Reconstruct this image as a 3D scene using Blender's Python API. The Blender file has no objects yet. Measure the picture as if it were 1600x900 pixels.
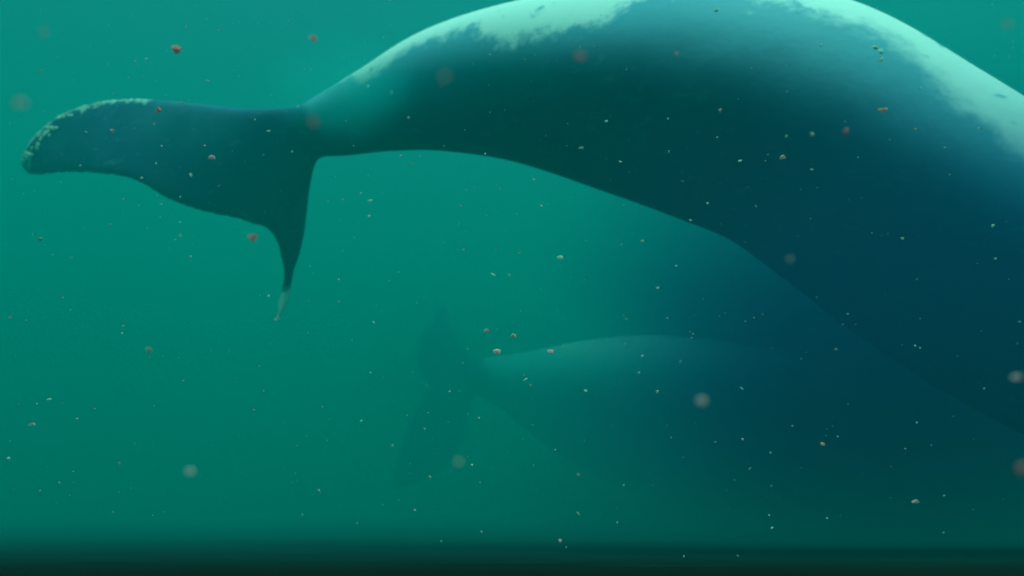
import bpy, bmesh, math, random
from mathutils import Vector, Matrix, noise
R = math.radians
random.seed(7)
S = bpy.context.scene
COL = S.collection

# ---------------------------------------------------------------- camera
F = 1307.0                      # focal length in pixels of the 1600 x 900 photograph
PITCH = 14.8                    # the camera lies just off the added sea bed and looks up at the whales
cam_data = bpy.data.cameras.new('camera')
cam_data.sensor_width = 36.0
cam_data.lens = 36.0 * F / 1600.0
cam_data.clip_start = 0.02
cam_data.clip_end = 2000
cam_data.dof.use_dof = True
cam_data.dof.focus_distance = 2.2
cam_data.dof.aperture_fstop = 2.8
cam = bpy.data.objects.new('camera', cam_data)
COL.objects.link(cam)
cam.rotation_euler = (R(90 + PITCH), 0, 0)
S.camera = cam

# ---------------------------------------------------------------- sky, sun, exposure
SUN_EL, SUN_AZ = R(74), R(165)          # sun almost overhead, a touch behind the camera
world = bpy.data.worlds.new('World')
S.world = world
world.use_nodes = True
wn = world.node_tree
wn.nodes.clear()
sky = wn.nodes.new('ShaderNodeTexSky')
sky.sky_type = 'NISHITA'
sky.sun_disc = False
sky.sun_elevation = SUN_EL
sky.sun_rotation = SUN_AZ
bg = wn.nodes.new('ShaderNodeBackground')
bg.inputs['Strength'].default_value = 0.06
wo = wn.nodes.new('ShaderNodeOutputWorld')
wn.links.new(sky.outputs[0], bg.inputs[0])
wn.links.new(bg.outputs[0], wo.inputs[0])
sun_data = bpy.data.lights.new('sun', 'SUN')
sun_data.energy = 5.0
sun_data.angle = R(25)                  # the rippled surface spreads the sun's disc
sun_data.color = (1.0, 0.98, 0.96)
sun = bpy.data.objects.new('sun', sun_data)
COL.objects.link(sun)
sd = Vector((math.sin(SUN_AZ) * math.cos(SUN_EL), math.cos(SUN_AZ) * math.cos(SUN_EL), math.sin(SUN_EL)))
sun.rotation_euler = sd.to_track_quat('Z', 'Y').to_euler()
S.view_settings.view_transform = 'Standard'
S.view_settings.look = 'None'
S.view_settings.gamma = 1
S.view_settings.use_curve_mapping = False
S.view_settings.exposure = 1.5
S.cycles.volume_bounces = 2
S.cycles.max_bounces = 6
S.cycles.use_denoising = True

# ---------------------------------------------------------------- helpers
cp, sp = math.cos(R(PITCH)), math.sin(R(PITCH))
def at(px, py, d):
    """world point seen at photo pixel (px, py), d metres along the camera axis"""
    x = (px - 800) / F * d
    y = (450 - py) / F * d
    return Vector((x, d * cp - y * sp, d * sp + y * cp))

def obj(name, me, mat=None, parent=None, **props):
    o = bpy.data.objects.new(name, me)
    COL.objects.link(o)
    if mat and me and not me.materials:
        me.materials.append(mat)
    if parent:
        o.parent = parent
        o.matrix_parent_inverse = Matrix.Translation(-parent.location)
    for k, v in props.items():
        o[k] = v
    return o

def mesh_of(name, verts, faces, smooth=True):
    me = bpy.data.meshes.new(name)
    me.from_pydata([tuple(v) for v in verts], [], faces)
    me.update()
    if smooth:
        me.polygons.foreach_set('use_smooth', [True] * len(me.polygons))
    return me

def new_mat(name):
    m = bpy.data.materials.new(name)
    m.use_nodes = True
    nt = m.node_tree
    nt.nodes.clear()
    return m, nt
def N(nt, kind, **kw):
    n = nt.nodes.new('ShaderNode' + kind)
    for k, v in kw.items():
        setattr(n, k, v)
    return n

def catmull(pts, n):
    """pts: list of tuples; returns n samples per span, all components splined"""
    out = []
    m = len(pts)
    for i in range(m - 1):
        p0 = pts[max(i - 1, 0)]; p1 = pts[i]; p2 = pts[i + 1]; p3 = pts[min(i + 2, m - 1)]
        for k in range(n):
            t = k / n
            out.append(tuple(0.5 * ((2 * b) + (-a + c) * t + (2 * a - 5 * b + 4 * c - d) * t * t + (-a + 3 * b - 3 * c + d) * t ** 3)
                             for a, b, c, d in zip(p0, p1, p2, p3)))
    out.append(tuple(pts[-1]))
    return out

# ---------------------------------------------------------------- materials
def water_volume():
    m, nt = new_mat('sea_water')
    pv = N(nt, 'VolumePrincipled')
    pv.inputs['Color'].default_value = (0.0, 0.74, 0.80, 1)
    pv.inputs['Density'].default_value = 0.034
    pv.inputs['Anisotropy'].default_value = 0.0
    ab = N(nt, 'VolumeAbsorption')
    ab.inputs['Color'].default_value = (0.25, 0.66, 0.55, 1)
    ab.inputs['Density'].default_value = 0.115
    ad = N(nt, 'AddShader')
    out = N(nt, 'OutputMaterial')
    nt.links.new(pv.outputs[0], ad.inputs[0]); nt.links.new(ab.outputs[0], ad.inputs[1])
    nt.links.new(ad.outputs[0], out.inputs['Volume'])
    return m

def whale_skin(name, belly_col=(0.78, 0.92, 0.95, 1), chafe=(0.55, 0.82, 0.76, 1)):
    m, nt = new_mat(name)
    L = nt.links.new
    tc = N(nt, 'TexCoord')
    bel = N(nt, 'Attribute', attribute_name='belly')
    # ragged edge of the white belly: coarse lobes plus fine flecks
    n1 = N(nt, 'TexNoise'); n1.inputs['Scale'].default_value = 1.3; n1.inputs['Detail'].default_value = 5; n1.inputs['Roughness'].default_value = 0.6
    n2 = N(nt, 'TexNoise'); n2.inputs['Scale'].default_value = 7.0; n2.inputs['Detail'].default_value = 8; n2.inputs['Roughness'].default_value = 0.7
    mp = N(nt, 'Mapping'); mp.inputs['Scale'].default_value = (0.9, 1, 1.1)
    L(tc.outputs['Object'], mp.inputs[0]); L(mp.outputs[0], n1.inputs[0]); L(mp.outputs[0], n2.inputs[0])
    def math_(op, a, b, clamp=False):
        q = N(nt, 'Math', operation=op, use_clamp=clamp)
        for i, v in enumerate((a, b)):
            if isinstance(v, (int, float)): q.inputs[i].default_value = v
            else: L(v, q.inputs[i])
        return q.outputs[0]
    s = math_('ADD', bel.outputs['Fac'], math_('MULTIPLY', math_('SUBTRACT', n1.outputs[0], 0.5), 0.55))
    rag = N(nt, 'Attribute', attribute_name='rag').outputs['Fac']
    s = math_('ADD', s, math_('MULTIPLY', math_('SUBTRACT', n2.outputs[0], 0.5), rag))
    ramp = N(nt, 'MapRange'); ramp.interpolation_type = 'SMOOTHSTEP'
    ramp.inputs['From Min'].default_value = -0.09; ramp.inputs['From Max'].default_value = 0.15
    L(s, ramp.inputs['Value'])
    # skin paling towards the white belly, with light on the upper flank painted in
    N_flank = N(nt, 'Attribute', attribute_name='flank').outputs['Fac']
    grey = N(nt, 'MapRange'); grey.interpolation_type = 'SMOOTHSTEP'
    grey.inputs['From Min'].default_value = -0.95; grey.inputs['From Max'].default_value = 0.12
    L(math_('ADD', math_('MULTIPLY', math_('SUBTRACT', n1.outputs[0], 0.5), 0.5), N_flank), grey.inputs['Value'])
    # dark flecks inside the white
    n3 = N(nt, 'TexNoise'); n3.inputs['Scale'].default_value = 6.5; n3.inputs['Detail'].default_value = 4
    L(tc.outputs['Object'], n3.inputs[0])
    fl = N(nt, 'MapRange'); fl.inputs['From Min'].default_value = 0.61; fl.inputs['From Max'].default_value = 0.68
    L(n3.outputs[0], fl.inputs['Value'])
    white = math_('MULTIPLY', ramp.outputs[0], math_('SUBTRACT', 1.0, math_('MULTIPLY', fl.outputs[0], 0.8)))
    # mottled slate skin
    n4 = N(nt, 'TexNoise'); n4.inputs['Scale'].default_value = 1.6; n4.inputs['Detail'].default_value = 7; n4.inputs['Roughness'].default_value = 0.62
    L(tc.outputs['Object'], n4.inputs[0])
    cr = N(nt, 'ValToRGB')
    cr.color_ramp.elements[0].position = 0.36; cr.color_ramp.elements[0].color = (0.010, 0.024, 0.14, 1)
    cr.color_ramp.elements[1].position = 0.68; cr.color_ramp.elements[1].color = (0.022, 0.046, 0.13, 1)
    L(n4.outputs[0], cr.inputs[0])
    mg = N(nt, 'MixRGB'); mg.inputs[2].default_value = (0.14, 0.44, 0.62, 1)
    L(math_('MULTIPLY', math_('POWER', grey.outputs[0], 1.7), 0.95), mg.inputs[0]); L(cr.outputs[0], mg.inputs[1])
    # long faint rake marks and scuffs in the skin
    mps = N(nt, 'Mapping'); mps.inputs['Scale'].default_value = (0.7, 5, 7); mps.inputs['Rotation'].default_value = (0.2, 0.5, 0.3)
    n6 = N(nt, 'TexNoise'); n6.inputs['Scale'].default_value = 2.2; n6.inputs['Detail'].default_value = 6; n6.inputs['Distortion'].default_value = 0.6
    L(tc.outputs['Object'], mps.inputs[0]); L(mps.outputs[0], n6.inputs[0])
    rk = N(nt, 'MapRange'); rk.inputs['From Min'].default_value = 0.60; rk.inputs['From Max'].default_value = 0.74
    L(n6.outputs[0], rk.inputs['Value'])
    mk = N(nt, 'MixRGB'); mk.inputs[2].default_value = (0.20, 0.32, 0.38, 1)
    L(math_('MULTIPLY', rk.outputs[0], 0.4), mk.inputs[0]); L(mg.outputs[0], mk.inputs[1])
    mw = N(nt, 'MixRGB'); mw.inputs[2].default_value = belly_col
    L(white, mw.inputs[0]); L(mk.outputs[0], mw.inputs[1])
    # pale chafed patches (fluke edge, small scars)
    pal = N(nt, 'Attribute', attribute_name='pale')
    n5 = N(nt, 'TexNoise'); n5.inputs['Scale'].default_value = 9; n5.inputs['Detail'].default_value = 5
    L(tc.outputs['Object'], n5.inputs[0])
    pr = N(nt, 'MapRange'); pr.inputs['From Min'].default_value = 0.62; pr.inputs['From Max'].default_value = 0.95
    L(math_('ADD', pal.outputs['Fac'], math_('MULTIPLY', math_('SUBTRACT', n5.outputs[0], 0.5), 0.9)), pr.inputs['Value'])
    mpz = N(nt, 'MixRGB'); mpz.inputs[2].default_value = chafe
    L(pr.outputs[0], mpz.inputs[0]); L(mw.outputs[0], mpz.inputs[1])
    bs = N(nt, 'BsdfPrincipled')
    bs.inputs['Roughness'].default_value = 0.55
    bs.inputs['Specular IOR Level'].default_value = 0.06     # wet skin against water: hardly any gloss
    L(mpz.outputs[0], bs.inputs['Base Color'])
    bp = N(nt, 'Bump'); bp.inputs['Strength'].default_value = 0.12; bp.inputs['Distance'].default_value = 0.04
    L(n2.outputs[0], bp.inputs['Height']); L(bp.outputs[0], bs.inputs['Normal'])
    out = N(nt, 'OutputMaterial')
    L(bs.outputs[0], out.inputs[0])
    return m

def plain(name, c, rough=0.7, vary=0.3, scale=40):
    m, nt = new_mat(name)
    tc = N(nt, 'TexCoord')
    n = N(nt, 'TexNoise'); n.inputs['Scale'].default_value = scale; n.inputs['Detail'].default_value = 4
    nt.links.new(tc.outputs['Object'], n.inputs[0])
    cr = N(nt, 'ValToRGB')
    cr.color_ramp.elements[0].position = 0.3; cr.color_ramp.elements[1].position = 0.7
    cr.color_ramp.elements[0].color = tuple(x * (1 - vary) for x in c) + (1,)
    cr.color_ramp.elements[1].color = tuple(min(1, x * (1 + vary)) for x in c) + (1,)
    nt.links.new(n.outputs[0], cr.inputs[0])
    bs = N(nt, 'BsdfPrincipled'); bs.inputs['Roughness'].default_value = rough
    bs.inputs['Specular IOR Level'].default_value = 0.0
    nt.links.new(cr.outputs[0], bs.inputs['Base Color'])
    out = N(nt, 'OutputMaterial'); nt.links.new(bs.outputs[0], out.inputs[0])
    return m

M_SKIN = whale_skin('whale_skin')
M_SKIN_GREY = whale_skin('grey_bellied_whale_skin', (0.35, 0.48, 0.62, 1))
M_BARN = plain('barnacle_shell', (0.78, 0.82, 0.72), 0.8, 0.15, 30)
M_SEABED_DARK = plain('added_seabed_dark', (0.005, 0.010, 0.009), 0.95, 0.35, 3)  # near-black, so the added bottom darkens the lower edge of the view
def flake_mat(name, c):
    m = plain(name, c, 0.8, 0.1, 200)
    nt = m.node_tree
    bs = [n for n in nt.nodes if n.type == 'BSDF_PRINCIPLED'][0]; out = [n for n in nt.nodes if n.type == 'OUTPUT_MATERIAL'][0]
    col = bs.inputs['Base Color'].links[0].from_socket
    tr = N(nt, 'BsdfTranslucent'); mx = N(nt, 'MixShader'); mx.inputs[0].default_value = 0.5
    nt.links.new(col, tr.inputs[0]); nt.links.new(bs.outputs[0], mx.inputs[1]); nt.links.new(tr.outputs[0], mx.inputs[2])
    nt.links.new(mx.outputs[0], out.inputs[0])
    return m
M_SPECK = {'white': flake_mat('white_flake', (0.85, 0.82, 0.78)), 'grey': flake_mat('grey_flake', (0.75, 0.65, 0.6)),
           'pink': flake_mat('pink_flake', (0.95, 0.64, 0.68)), 'red': flake_mat('red_flake', (0.95, 0.42, 0.42)),
           'orange': flake_mat('orange_flake', (0.95, 0.50, 0.38))}

# ---------------------------------------------------------------- added sea bed, its dark slope shaped to fade the view's lower edge
def profile(a):
    """height of the bottom against distance from the camera: a monotone curve through the table"""
    tab = [(0, -.04), (.45, -.044), (.9, -.063), (1.7, -.107), (4, -.205), (9, -.345), (15, -.46), (30, -.53), (80, -.55), (1000, -.56)]
    n = len(tab)
    sl = [(tab[i + 1][1] - tab[i][1]) / (tab[i + 1][0] - tab[i][0]) for i in range(n - 1)]
    m = [sl[0] * .5] + [2 * sl[i - 1] * sl[i] / (sl[i - 1] + sl[i]) for i in range(1, n - 1)] + [0]
    for i in range(n - 1):
        (x0, y0), (x1, y1) = tab[i], tab[i + 1]
        if a <= x1:
            h = x1 - x0; t = (a - x0) / h
            return (1 + 2 * t) * (1 - t) ** 2 * y0 + t * (1 - t) ** 2 * h * m[i] + t * t * (3 - 2 * t) * y1 + t * t * (t - 1) * h * m[i + 1]
def added_seabed():
    ys = [-40, -10, -3, -1, 0] + [0.15 * 1.06 ** i for i in range(136)]
    xs = [-400, -160, -80, -40, -20] + [x * 0.8 for x in range(-16, 17)] + [20, 40, 80, 160, 400]
    v = []
    for y in ys:
        for x in xs:
            a = abs(y)
            z = profile(a)
            k = min(1, a / 9)
            z += k * 0.008 * noise.noise(Vector((x * 0.5, y * 0.5, 3))) + 0.004 * noise.noise(Vector((x * 2.3, y * 2.3, 8)))
            v.append((x, y, z))
    nx = len(xs)
    f = [(j * nx + i, j * nx + i + 1, (j + 1) * nx + i + 1, (j + 1) * nx + i) for j in range(len(ys) - 1) for i in range(nx - 1)]
    obj('added_seabed', mesh_of('added_seabed', v, f), M_SEABED_DARK, kind='structure')
added_seabed()

# ---------------------------------------------------------------- whales
def loft(verts, faces, rings):
    """closed tube through rings of equal length"""
    b = len(verts); n = len(rings[0])
    for r in rings: verts.extend(r)
    for j in range(len(rings) - 1):
        for i in range(n):
            faces.append((b + j * n + i, b + j * n + (i + 1) % n, b + (j + 1) * n + (i + 1) % n, b + (j + 1) * n + i))
    faces.append(tuple(b + i for i in reversed(range(n))))
    e = b + (len(rings) - 1) * n
    faces.append(tuple(e + i for i in range(n)))

def body_rings(line, up_hint, seg=40):
    rings = []
    n = len(line)
    for i, (c, r, s) in enumerate(line):
        a = line[max(i - 1, 0)][0]; b = line[min(i + 1, n - 1)][0]
        t = (b - a).normalized()
        view = (-c).normalized()
        fr = (view - t * view.dot(t)).normalized()       # towards the viewer's side
        up = fr.cross(t).normalized()
        if up.dot(up_hint) < 0: up = -up
        rings.append([c + (up * math.cos(q) + fr * math.sin(q) * s) * r for q in (2 * math.pi * k / seg for k in range(seg))])
    return rings

def lobe_rings(secs, thick, seg=28):
    """secs: list of (leading point, trailing point); lens-shaped sections from root to tip"""
    rings = []
    m = len(secs)
    for j, (le, te) in enumerate(secs):
        a = secs[max(j - 1, 0)]; b = secs[min(j + 1, m - 1)]
        span = ((b[0] + b[1]) - (a[0] + a[1])).normalized()
        ch = te - le
        nrm = ch.cross(span).normalized()
        t = thick[j]
        ring = []
        for k in range(seg):
            q = 2 * math.pi * k / seg
            u = 0.5 - 0.5 * math.cos(q)
            w = math.sin(q)
            prof = t * (abs(w) ** 0.55) * (1 - 0.4 * u) * (1 if w >= 0 else -1)
            ring.append(le + ch * u + nrm * prof)
        rings.append(ring)
    return rings

def remesh(name, verts, faces, voxel, smooth_it):
    me = mesh_of(name + '_raw', verts, faces)
    o = bpy.data.objects.new('raw', me); COL.objects.link(o)
    md = o.modifiers.new('r', 'REMESH'); md.mode = 'VOXEL'; md.voxel_size = voxel
    sm = o.modifiers.new('s', 'SMOOTH'); sm.factor = 0.5; sm.iterations = smooth_it
    dg = bpy.context.evaluated_depsgraph_get()
    out = bpy.data.meshes.new_from_object(o.evaluated_get(dg))
    bpy.data.objects.remove(o); bpy.data.meshes.remove(me)
    out.name = name
    out.polygons.foreach_set('use_smooth', [True] * len(out.polygons))
    return out

def smooth01(a, b, x):
    t = min(1, max(0, (x - a) / (b - a))); return t * t * (3 - 2 * t)

def make_whale(spine, left, right, label, group, voxel, belly_start, place=None, pale_lobe=True, fins=(), skin=None, bumps=((0, 0), (3000, 0))):
    P = catmull(spine, 6)
    line = [(at(x, y, d), r * d / F, s) for x, y, d, r, s in P]
    xs = [p[0] for p in P]
    verts, faces = [], []
    loft(verts, faces, body_rings(line, Vector((0, 0, 1))))
    edges = []
    for lobe in (left, right) + tuple(fins):
        le = catmull([(a[0], a[1], a[2]) for a, b, t in lobe], 5)
        te = catmull([(b[0], b[1], b[2]) for a, b, t in lobe], 5)
        th = [x[0] for x in catmull([(t,) for a, b, t in lobe], 5)]
        secs = [(at(*a), at(*b)) for a, b in zip(le, te)]
        loft(verts, faces, lobe_rings(secs, th))
        edges.append((secs, le))
    me = remesh('whale_body', verts, faces, voxel, 10)
    # per-vertex pattern coordinates
    bel = me.attributes.new('belly', 'FLOAT', 'POINT')
    pal = me.attributes.new('pale', 'FLOAT', 'POINT')
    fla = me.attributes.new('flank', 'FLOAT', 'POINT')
    cen = [l[0] for l in line]
    frames = []
    for i, (c, r, s) in enumerate(line):
        a = cen[max(i - 1, 0)]; b = cen[min(i + 1, len(cen) - 1)]
        t = (b - a).normalized(); view = (-c).normalized()
        fr = (view - t * view.dot(t)).normalized(); up = fr.cross(t).normalized()
        if up.z < 0: up = -up
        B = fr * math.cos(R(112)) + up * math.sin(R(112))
        frames.append((c, r, B))
    lead = [p[0] for p in edges[0][0]]
    tipr = edges[1][0]
    bv, pv, fv, rv = [], [], [], []
    rga = me.attributes.new('rag', 'FLOAT', 'POINT')
    for v in me.vertices:
        p = v.co
        k = min(range(len(cen)), key=lambda q: (cen[q] - p).length_squared)
        c, r, B = frames[k]
        d = (p - c)
        val = d.dot(B) / max(d.length, r, 1e-3)
        # position along the body, measured between the neighbouring spine points
        k2 = min(len(cen) - 1, k + 1); k1 = max(0, k - 1)
        ax_ = cen[k2] - cen[k1]
        X = xs[k] + max(-1, min(1, d.dot(ax_) / ax_.length_squared)) * (xs[k2] - xs[k1])
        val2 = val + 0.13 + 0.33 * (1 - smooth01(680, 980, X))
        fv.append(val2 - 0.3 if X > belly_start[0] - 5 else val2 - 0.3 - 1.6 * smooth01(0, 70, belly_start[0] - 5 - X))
        rv.append(0.75 - 0.45 * smooth01(1080, 1330, X))
        thr = 0.30 + 0.62 * (1 - smooth01(belly_start[0], belly_start[1], X))
        for (x0, b0), (x1, b1) in zip(bumps, bumps[1:]):
            if x0 <= X < x1: thr += b0 + (b1 - b0) * smooth01(x0, x1, X)
        bv.append(val - thr if xs[k] > belly_start[0] - 40 else -1.5)
        dl = min((q - p).length for q in lead[len(lead) // 2 - 2:]) if k < 8 else 9
        w = max(0, 1.15 - dl / 0.2)
        # underside of the far lobe's tip is pale
        if k < 8:
            dr = min(((q[0] * 0.3 + q[1] * 0.7) - p).length for q in tipr[-8:])
            w = max(w, 1.5 * max(0, 1 - dr / 0.55)) if pale_lobe else w
        pv.append(w)
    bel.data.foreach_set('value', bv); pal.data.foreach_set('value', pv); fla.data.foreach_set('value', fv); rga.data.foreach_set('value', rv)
    root = bpy.data.objects.new('whale', None); COL.objects.link(root)
    root.location = cen[len(cen) // 2]
    root['label'] = label; root['category'] = 'whale'; root['group'] = group
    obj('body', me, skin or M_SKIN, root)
    return root, edges, frames, xs

# spine points: photo x, photo y, distance, half width in photo pixels, flattening
near_spine = [(432, 262, 7.75, 26, .9), (458, 222, 7.7, 36, .8), (490, 204, 7.6, 43, .85), (535, 190, 7.4, 54, .9), (600, 168, 7.1, 69, .95),
              (700, 140, 6.7, 97, 1), (830, 130, 6.3, 126, 1), (1000, 144, 5.8, 165, 1), (1120, 163, 5.4, 187, 1), (1250, 204, 5.1, 200, 1),
              (1382, 290, 4.9, 208, 1), (1512, 378, 4.8, 215, 1), (1665, 465, 4.8, 220, 1), (1870, 550, 4.9, 225, 1), (2100, 590, 5.1, 215, 1),
              (2300, 590, 5.4, 180, .95), (2500, 590, 5.8, 120, .9), (2590, 590, 6.0, 50, .9)]
near_left = [((500, 168, 7.6), (424, 300, 7.7), .16), ((462, 167, 7.6), (415, 352, 7.65), .15), ((400, 170, 7.65), (368, 343, 7.7), .12),
             ((330, 163, 7.9), (318, 333, 7.75), .10), ((270, 157, 8.25), (265, 315, 7.9), .09), ((210, 154, 8.65), (208, 283, 8.1), .08),
             ((150, 160, 9.0), (155, 274, 8.4), .07), ((100, 177, 9.2), (112, 272, 8.8), .06), ((58, 208, 9.3), (80, 274, 9.05), .055),
             ((40, 233, 9.4), (58, 276, 9.25), .045), ((34, 256, 9.45), (44, 274, 9.4), .035)]
near_right = [((500, 240, 7.7), (424, 280, 7.6), .14), ((481, 275, 7.8), (416, 348, 7.6), .12), ((476, 330, 8.1), (430, 374, 7.9), .09),
              ((470, 375, 8.4), (439, 402, 8.2), .07), ((461, 415, 8.5), (443, 430, 8.35), .055), ((455, 458, 8.25), (435, 462, 8.1), .045),
              ((446, 484, 7.95), (429, 486, 7.85), .04), ((438, 504, 7.7), (426, 502, 7.65), .03)]
near, n_edges, n_frames, n_xs = make_whale(near_spine, near_left, near_right,
    'large dark whale with mottled white belly arching across the top and right', 'whales', 0.035, (550, 635),
    bumps=((0, 0), (640, -.06), (720, .10), (780, .08), (850, -.20), (990, -.14), (1090, .2), (1240, .16), (1400, -.02), (3000, -.05)))

far_spine = [(715, 572, 18.6, 18, .9), (735, 580, 18.5, 22, .9), (765, 590, 18.2, 34, .9), (820, 602, 17.9, 55, 1), (900, 622, 17.4, 92, 1),
             (1000, 642, 17.0, 120, 1), (1120, 662, 16.6, 128, 1), (1260, 685, 16.2, 124, 1), (1400, 700, 16.0, 116, 1),
             (1540, 705, 15.9, 98, 1), (1640, 708, 15.9, 62, 1), (1680, 710, 15.9, 24, 1)]
far_left = [((745, 575, 18.5), (700, 605, 18.3), .22), ((725, 545, 18.6), (672, 602, 18.3), .18), ((712, 520, 18.8), (650, 570, 18.5), .15),
            ((706, 500, 19.0), (652, 535, 18.7), .12), ((705, 482, 19.2), (672, 505, 19.0), .1), ((690, 476, 19.4), (680, 486, 19.3), .08)]
far_right = [((745, 590, 18.5), (695, 580, 18.4), .22), ((735, 640, 18.1), (664, 612, 18.0), .18), ((722, 690, 17.8), (640, 655, 17.7), .15),
             ((695, 730, 17.4), (624, 705, 17.3), .12), ((650, 755, 17.2), (616, 742, 17.1), .1), ((620, 765, 17.1), (610, 760, 17.0), .08)]
FD = 1.85
far_spine = [(x, y, d * FD, r_, q) for x, y, d, r_, q in far_spine]
far_left, far_right = [[((a[0], a[1], a[2] * FD), (b[0], b[1], b[2] * FD), t) for a, b, t in L_] for L_ in (far_left, far_right)]
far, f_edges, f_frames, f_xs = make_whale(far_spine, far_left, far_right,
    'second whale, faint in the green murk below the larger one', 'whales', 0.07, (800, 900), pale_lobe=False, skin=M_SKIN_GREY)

# barnacles crusting the near fluke's leading edge: each one a little crater-topped cone
def barnacle_mesh(seed):
    rnd = random.Random(seed)
    bm = bmesh.new()
    n = 8
    prof = [(1.0, 0), (0.75, .45), (0.45, .7), (0.28, .62), (0.1, .3)]
    rings = []
    for r, h in prof:
        rings.append([bm.verts.new((r * math.cos(2 * math.pi * k / n) * rnd.uniform(.85, 1.15), r * math.sin(2 * math.pi * k / n) * rnd.uniform(.85, 1.15), h)) for k in range(n)])
    for a, b in zip(rings, rings[1:]):
        for k in range(n): bm.faces.new((a[k], a[(k + 1) % n], b[(k + 1) % n], b[k]))
    bm.faces.new(rings[-1])
    me = bpy.data.meshes.new('barnacle'); bm.to_mesh(me); bm.free()
    me.materials.append(M_BARN)
    return me
barn = [barnacle_mesh(i) for i in range(4)]
secs = n_edges[0][0]
rnd = random.Random(3)
def put_barnacle(p, nrm, s):
    o = bpy.data.objects.new('barnacle', rnd.choice(barn)); COL.objects.link(o)
    o.parent = near; o.matrix_parent_inverse = Matrix.Translation(-near.location)
    q = nrm.to_track_quat('Z', 'Y')
    o.location = p; o.rotation_euler = q.to_euler()
    o.scale = (s * rnd.uniform(.7, 1.5), s * rnd.uniform(.6, 1.1), s * rnd.uniform(.6, 1))
body_obj = [c for c in near.children if c.name == 'body'][0]
from mathutils.bvhtree import BVHTree
bvh = BVHTree.FromPolygons([v.co.copy() for v in body_obj.data.vertices], [tuple(p.vertices) for p in body_obj.data.polygons])
def cast(px, py):
    d = at(px, py, 1).normalized()
    return bvh.ray_cast(Vector((0, 0, 0)), d, 60)
lead_px = [(x, y) for x, y, z in n_edges[0][1]]
count = 0
while count < 110:
    f = rnd.random() ** 0.8
    idx = 23 + f * (len(lead_px) - 25)          # from the middle of the lobe to its tip
    i0 = int(idx); t = idx - i0
    x = lead_px[i0][0] * (1 - t) + lead_px[i0 + 1][0] * t; y = lead_px[i0][1] * (1 - t) + lead_px[i0 + 1][1] * t
    tipness = smooth01(20, len(lead_px) - 12, idx)
    x += rnd.uniform(-1, 9) * (0.25 + tipness); y += rnd.uniform(-0.5, 9) * (0.2 + 1.2 * tipness)
    if noise.noise(Vector((x * 0.06, y * 0.06, 5))) < rnd.uniform(-.35, .2): continue
    h = cast(x, y)
    if h[0] is None: 
        if rnd.random() < .02: count += 1
        continue
    put_barnacle(h[0] - h[1] * 0.003, h[1], rnd.uniform(.010, .022) * (0.6 + tipness))
    count += 1
for x, y in [(466, 163), (469, 161), (472, 159), (575, 132), (612, 141), (1368, 70), (1376, 76), (1120, 12)]:
    h = cast(x, y + 4)
    if h[0] is not None: put_barnacle(h[0], h[1], rnd.uniform(.010, .02))

# ---------------------------------------------------------------- drifting specks
def flake_mesh(seed):
    r = random.Random(seed)
    bm = bmesh.new()
    bmesh.ops.create_icosphere(bm, subdivisions=1, radius=1)
    for v in bm.verts: v.co *= r.uniform(.4, 1.35)
    me = bpy.data.meshes.new('flake'); bm.to_mesh(me); bm.free()
    return me
shapes = {}
for c in M_SPECK:
    shapes[c] = []
    for i in range(3):
        me = flake_mesh(i * 7 + 1); me.materials.append(M_SPECK[c]); shapes[c].append(me)
rs = random.Random(11)
def speck(px, py, rpx, d, colour, label, group, ax=1.0, tilt=0.0, name='drifting_speck'):
    o = bpy.data.objects.new(name, rs.choice(shapes[colour])); COL.objects.link(o)
    r = rpx * d / F
    o.location = at(px, py, d)
    o.rotation_euler = (rs.uniform(-.4, .4), tilt, rs.uniform(-.4, .4))
    o.scale = (r * ax, r, r / max(1, ax * .8))
    o['label'] = label; o['category'] = 'speck'; o['group'] = group
G = 'coloured and blurred specks drifting near the lens'
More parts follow.
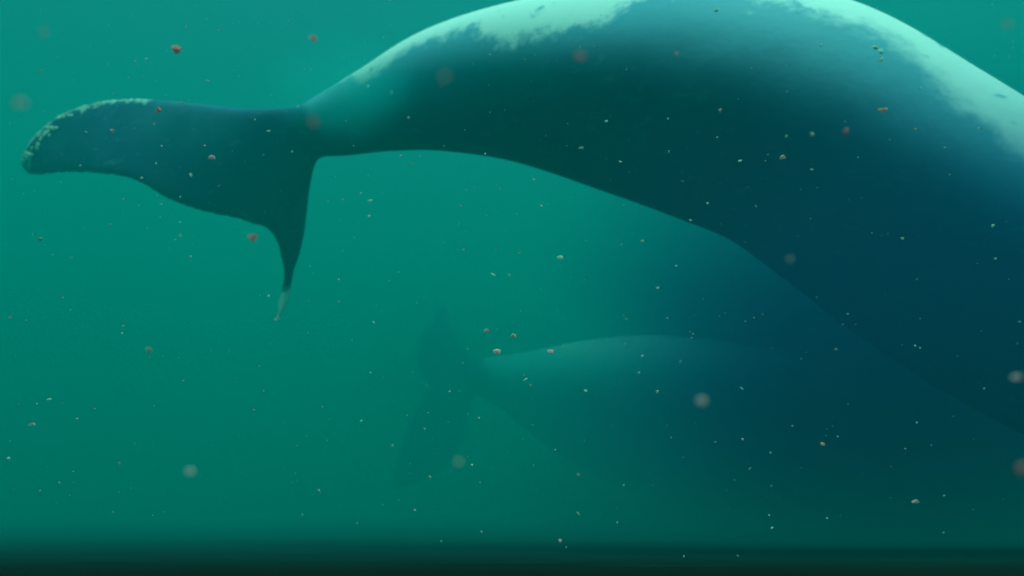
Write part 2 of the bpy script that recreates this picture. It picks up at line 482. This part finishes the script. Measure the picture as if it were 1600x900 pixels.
big = [  # x, y, radius px, distance, colour, stretch, label
 (32, 161, 7, .52, 'pink', 1.3, 'blurred pinkish grey blob just above the barnacled fluke tip'),
 (68, 50, 4.5, .62, 'pink', 1.0, 'blurred dull pink speck high in the upper left corner'),
 (275, 78, 6.5, 1.3, 'red', 1.0, 'bright orange red speck in open water above the fluke'),
 (490, 60, 5, 1.1, 'pink', 1.6, 'pink speck in open water left of the white belly'),
 (248, 173, 4.5, 1.7, 'red', 1.2, 'red speck in front of the fluke near its upper edge'),
 (176, 204, 3, 2.0, 'pink', 1.3, 'small pink speck on the outer half of the big fluke lobe'),
 (331, 246, 4, 1.6, 'pink', 1.3, 'pink speck in front of the middle of the dark fluke'),
 (396, 371, 6, 1.0, 'red', 1.6, 'blurred salmon speck just under the trailing edge of the fluke'),
 (490, 190, 6, .58, 'red', 1.0, 'faint dull red blob over the narrow tail stock'),
 (905, 88, 6, .62, 'red', 1.2, 'blurred red blob below the brightest white belly patch'),
 (695, 120, 6, .48, 'pink', 1.0, 'large faint pinkish haze spot on the upper tail stock'),
 (233, 547, 4, 1.1, 'grey', 1.1, 'grey speck alone in green water below the fluke'),
 (297, 737, 5.5, .68, 'pink', 1.0, 'blurred greyish blob low in the left of the water'),
 (50, 663, 3.5, 1.6, 'pink', 1.6, 'small pinkish speck near the lower left edge'),
 (1095, 627, 7, .62, 'pink', 1.0, 'round blurred mauve blob in front of the second whale'),
 (1378, 172, 4, 1.5, 'orange', 1.7, 'flat salmon speck on the dark flank beneath the right white band'),
 (1126, 172, 3, 1.9, 'pink', 1.0, 'small bright pinkish speck on the upper flank'),
 (1588, 590, 5.5, .70, 'pink', 1.5, 'blurred pink streak at the right edge of the view'),
 (1598, 732, 8, .55, 'red', 1.0, 'blurred dark red blob cut by the right edge'),
 (1284, 694, 3.5, 1.7, 'orange', 1.3, 'small orange speck low on the right over dark water'),
 (760, 517, 3.5, 2.0, 'pink', 1.1, 'upper left pinkish speck of the cluster by the second tail'),
 (776, 550, 5, 1.9, 'pink', 1.1, 'largest reddish speck of the cluster by the second tail'),
 (860, 550, 4.5, 1.9, 'pink', 1.0, 'pink speck at the start of the faint pale band'),
 (802, 525, 4, 2.0, 'grey', 1.2, 'grey angular speck among the cluster by the second tail'),
 (875, 403, 3.8, 1.9, 'white', 1.1, 'pale speck alone in the water under the arching body'),
 (1223, 246, 4, 1.9, 'pink', 1.0, 'pink and white speck on the dark middle of the flank'),
 (1323, 205, 4, .95, 'red', 1.0, 'faint brick red smudge on the flank below the white band'),
 (1575, 38, 4, .62, 'pink', 1.2, 'faint pink blur in open water at the upper right'),
 (1430, 784, 3.5, 1.7, 'pink', 1.4, 'pinkish speck near the bottom right'),
 (716, 722, 4, .62, 'grey', 1.1, 'faint round grey blur at lower middle'),
 (1235, 405, 4, .72, 'grey', 1.0, 'soft pale blur on the darkest navy part of the body'),
 (1268, 210, 3, 1.3, 'grey', 1.3, 'soft grey speck right of two white ones on the flank'),
 (1058, 84, 3, 1.2, 'pink', 1.2, 'dim pinkish speck under the top edge of the belly'),
 (875, 845, 3, 1.6, 'pink', .7, 'dim upright speck close to the dark bottom'),
]
for x, y, r, d, c, ax, lab in big:
    if d < .8: d *= 0.85; r += 0.5
    else: r *= 1.2
    speck(x, y, r, d, c, lab, G, ax)
small = [(1228,213,3.2),(946,190,3),(909,231,3.2),(1155,252,3),(847,322,2.4),(758,241,2.6),(834,281,2.8),(585,503,2.4),(578,582,2.6),(529,436,2.4),
 (1029,450,3),(1080,344,2.6),(1005,377,3),(1409,373,3.4),(1556,405,3.6),(1552,352,3.2),(1530,200,2.8),(1438,140,2.8),(1378,92,3.4),(1430,541,3),(1437,543,2.8),(1592,503,3),
 (1324,490,2.4),(1164,502,2),(1159,606,2.4),(1027,612,3.4),(914,610,2.8),(830,603,3),(821,592,2.4),(1003,556,2.4),(771,429,2.8),(796,429,2.4),(725,390,2.2),(776,389,2.2),
 (1056,415,2.2),(563,303,3),(576,338,2.8),(644,258,2.4),(626,244,2),(325,126,2.6),(63,112,2.4),(228,92,2.4),(290,42,3),(212,95,2),(452,34,2),(62,373,3),(97,466,2.6),(298,401,2.4),
 (282,348,2),(420,462,3),(77,623,2.6),(122,654,2.8),(186,723,2.8),(14,716,3),(58,632,2.4),(115,737,2.2),(498,766,3),(564,657,2.4),(613,696,2.2),(637,650,1.8),(663,669,2.2),(738,727,3),
 (671,745,3),(648,796,1.8),(703,612,2),(753,831,2.2),(689,846,1.8),(903,802,2.6),(975,759,3.6),(964,817,2.6),(957,885,2),(1160,686,3.4),(1204,707,2.6),(1171,732,2.4),(1201,806,2.2),(1206,824,3),
 (1292,809,2.6),(1309,683,2.2),(1433,661,2.6),(1238,666,2.6),(1475,775,2.2),(1152,868,2.2),(1414,702,2),(1069,870,2),(885,856,2),(868,703,1.8),(748,652,2),(1043,185,2.4),(1045,237,2.2),(1268,265,2.6),
 (1120,215,2),(1105,317,3),(1341,246,1.8),(1476,230,2),(1430,202,2.6),(1282,70,3),(1196,252,2),(1180,322,2.2),(968,253,2.2),(639,184,2),(765,176,2),(726,202,2),(535,312,3),(577,313,2.6),
 (192,510,2.4),(191,520,1.8),(430,500,2),(243,256,2.6),(221,279,2.4),(320,227,2.2),(252,228,2),(299,274,3),(282,308,2.8),(252,320,2.6),(343,291,2.2),(456,236,2.8),(420,205,2.4),(398,186,1.8),(241,193,2.6),(283,160,2.2),(135,206,2.4),(125,258,2.6)]
for x, y, r in small:
    if y < 330 and x < 480: zone = 'over the dark tail fluke' if 150 < y else 'in open water above the tail fluke'
    elif y < 330 and x < 700: zone = 'around the narrow tail stock'
    elif y < 330: zone = 'in front of the upper flank' if x < 1300 else 'in front of the flank at the upper right'
    elif y < 600: zone = 'in green water at the left, below the fluke' if x < 620 else ('under the arch of the body' if x < 1130 else 'over the darkest part of the body')
    else: zone = 'in green water at the lower left' if x < 620 else ('over the dark shape of the second whale' if x < 1130 else 'in the murk at the lower right')
    speck(x + rs.uniform(-1, 1), y + rs.uniform(-1, 1), r * rs.uniform(.65, .98), rs.uniform(1.4, 3.2), 'white' if rs.random() < .75 else 'grey',
          'tiny white speck drifting ' + zone, 'tiny white specks ' + zone, rs.choice((.7, 1, 1.2, 1.8)), rs.uniform(-1, 1), 'white_speck')
# countless finer dust, really filling the water around the camera
bm = bmesh.new()
for i in range(1500):
    d = 1.2 + 7 * rs.random() ** 0.8
    p = at(rs.uniform(-300, 1900), rs.uniform(-150, 900), d)
    if p.z < -0.05: continue
    r = rs.uniform(.0008, .0022) * (0.6 + d * 0.14)
    mtx = Matrix.Translation(p) @ Matrix.Rotation(rs.uniform(0, 3), 4, 'Y') @ Matrix.Diagonal((r * rs.uniform(.7, 2), r, r, 1))
    bmesh.ops.create_icosphere(bm, subdivisions=1, radius=1, matrix=mtx)
me = bpy.data.meshes.new('marine_dust'); bm.to_mesh(me); bm.free()
obj('marine_dust', me, M_SPECK['grey'], kind='stuff')

# ---------------------------------------------------------------- the water itself: one closed even volume
SURF = 17.0
bm = bmesh.new()
bmesh.ops.create_cube(bm, size=1, matrix=Matrix.Translation((0, 60, (SURF - 2.2) / 2)) @ Matrix.Diagonal((900, 820, SURF + 2.2, 1)))
me = bpy.data.meshes.new('haze'); bm.to_mesh(me); bm.free()
obj('haze', me, water_volume(), kind='stuff')

# added soft volumes, the dark ones standing in for shade round the whales: thick in the middle, thinning away to nothing
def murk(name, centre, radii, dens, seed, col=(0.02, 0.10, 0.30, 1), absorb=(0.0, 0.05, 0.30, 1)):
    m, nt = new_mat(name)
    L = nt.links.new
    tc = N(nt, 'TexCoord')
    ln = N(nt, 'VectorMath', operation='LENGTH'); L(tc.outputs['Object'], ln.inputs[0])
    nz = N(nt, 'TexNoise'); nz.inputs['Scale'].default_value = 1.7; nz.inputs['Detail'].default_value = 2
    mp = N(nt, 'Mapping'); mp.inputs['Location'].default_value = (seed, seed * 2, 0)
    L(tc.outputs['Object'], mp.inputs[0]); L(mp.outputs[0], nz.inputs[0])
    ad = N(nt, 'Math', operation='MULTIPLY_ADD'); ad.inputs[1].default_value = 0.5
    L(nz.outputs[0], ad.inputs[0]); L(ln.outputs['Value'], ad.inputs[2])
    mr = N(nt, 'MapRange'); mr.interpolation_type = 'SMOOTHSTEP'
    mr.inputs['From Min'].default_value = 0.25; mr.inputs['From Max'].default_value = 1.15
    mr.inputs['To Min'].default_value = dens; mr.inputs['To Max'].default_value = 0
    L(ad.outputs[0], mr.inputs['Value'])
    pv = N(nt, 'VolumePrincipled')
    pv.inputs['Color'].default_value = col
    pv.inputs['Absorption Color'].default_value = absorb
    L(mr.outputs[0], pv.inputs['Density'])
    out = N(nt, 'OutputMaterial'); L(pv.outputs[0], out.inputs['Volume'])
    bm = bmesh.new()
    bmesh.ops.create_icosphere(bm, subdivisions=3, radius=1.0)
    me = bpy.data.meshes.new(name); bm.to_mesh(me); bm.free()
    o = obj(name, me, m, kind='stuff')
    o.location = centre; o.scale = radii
murk('shade_cloud', at(1430, 730, 9.3), (6.5, 4.4, 2.2), 1.2, 3.0, (0.01, 0.16, 0.17, 1), (0.0, 0.10, 0.14, 1))  # added dark volume in place of the shade below the whales
murk('shade_cloud', at(690, 600, 13.0), (1.9, 2.5, 2.3), 0.16, 9.0, (0.01, 0.14, 0.15, 1), (0.0, 0.08, 0.08, 1))  # added darkness that swallows the far whale's tail
murk('shade_cloud', at(1430, 510, 4.5), (2.8, 2.4, 1.55), 1.75, 5.0, (0.01, 0.05, 0.17, 1), (0.0, 0.05, 0.22, 1))  # added dark volume deepening the near flank's shade to navy
murk('milky_cloud', at(545, 140, 6.3), (0.85, 0.7, 0.45), 1.5, 1.0, (0.02, 0.60, 0.62, 1), (0.1, 0.3, 0.3, 1))
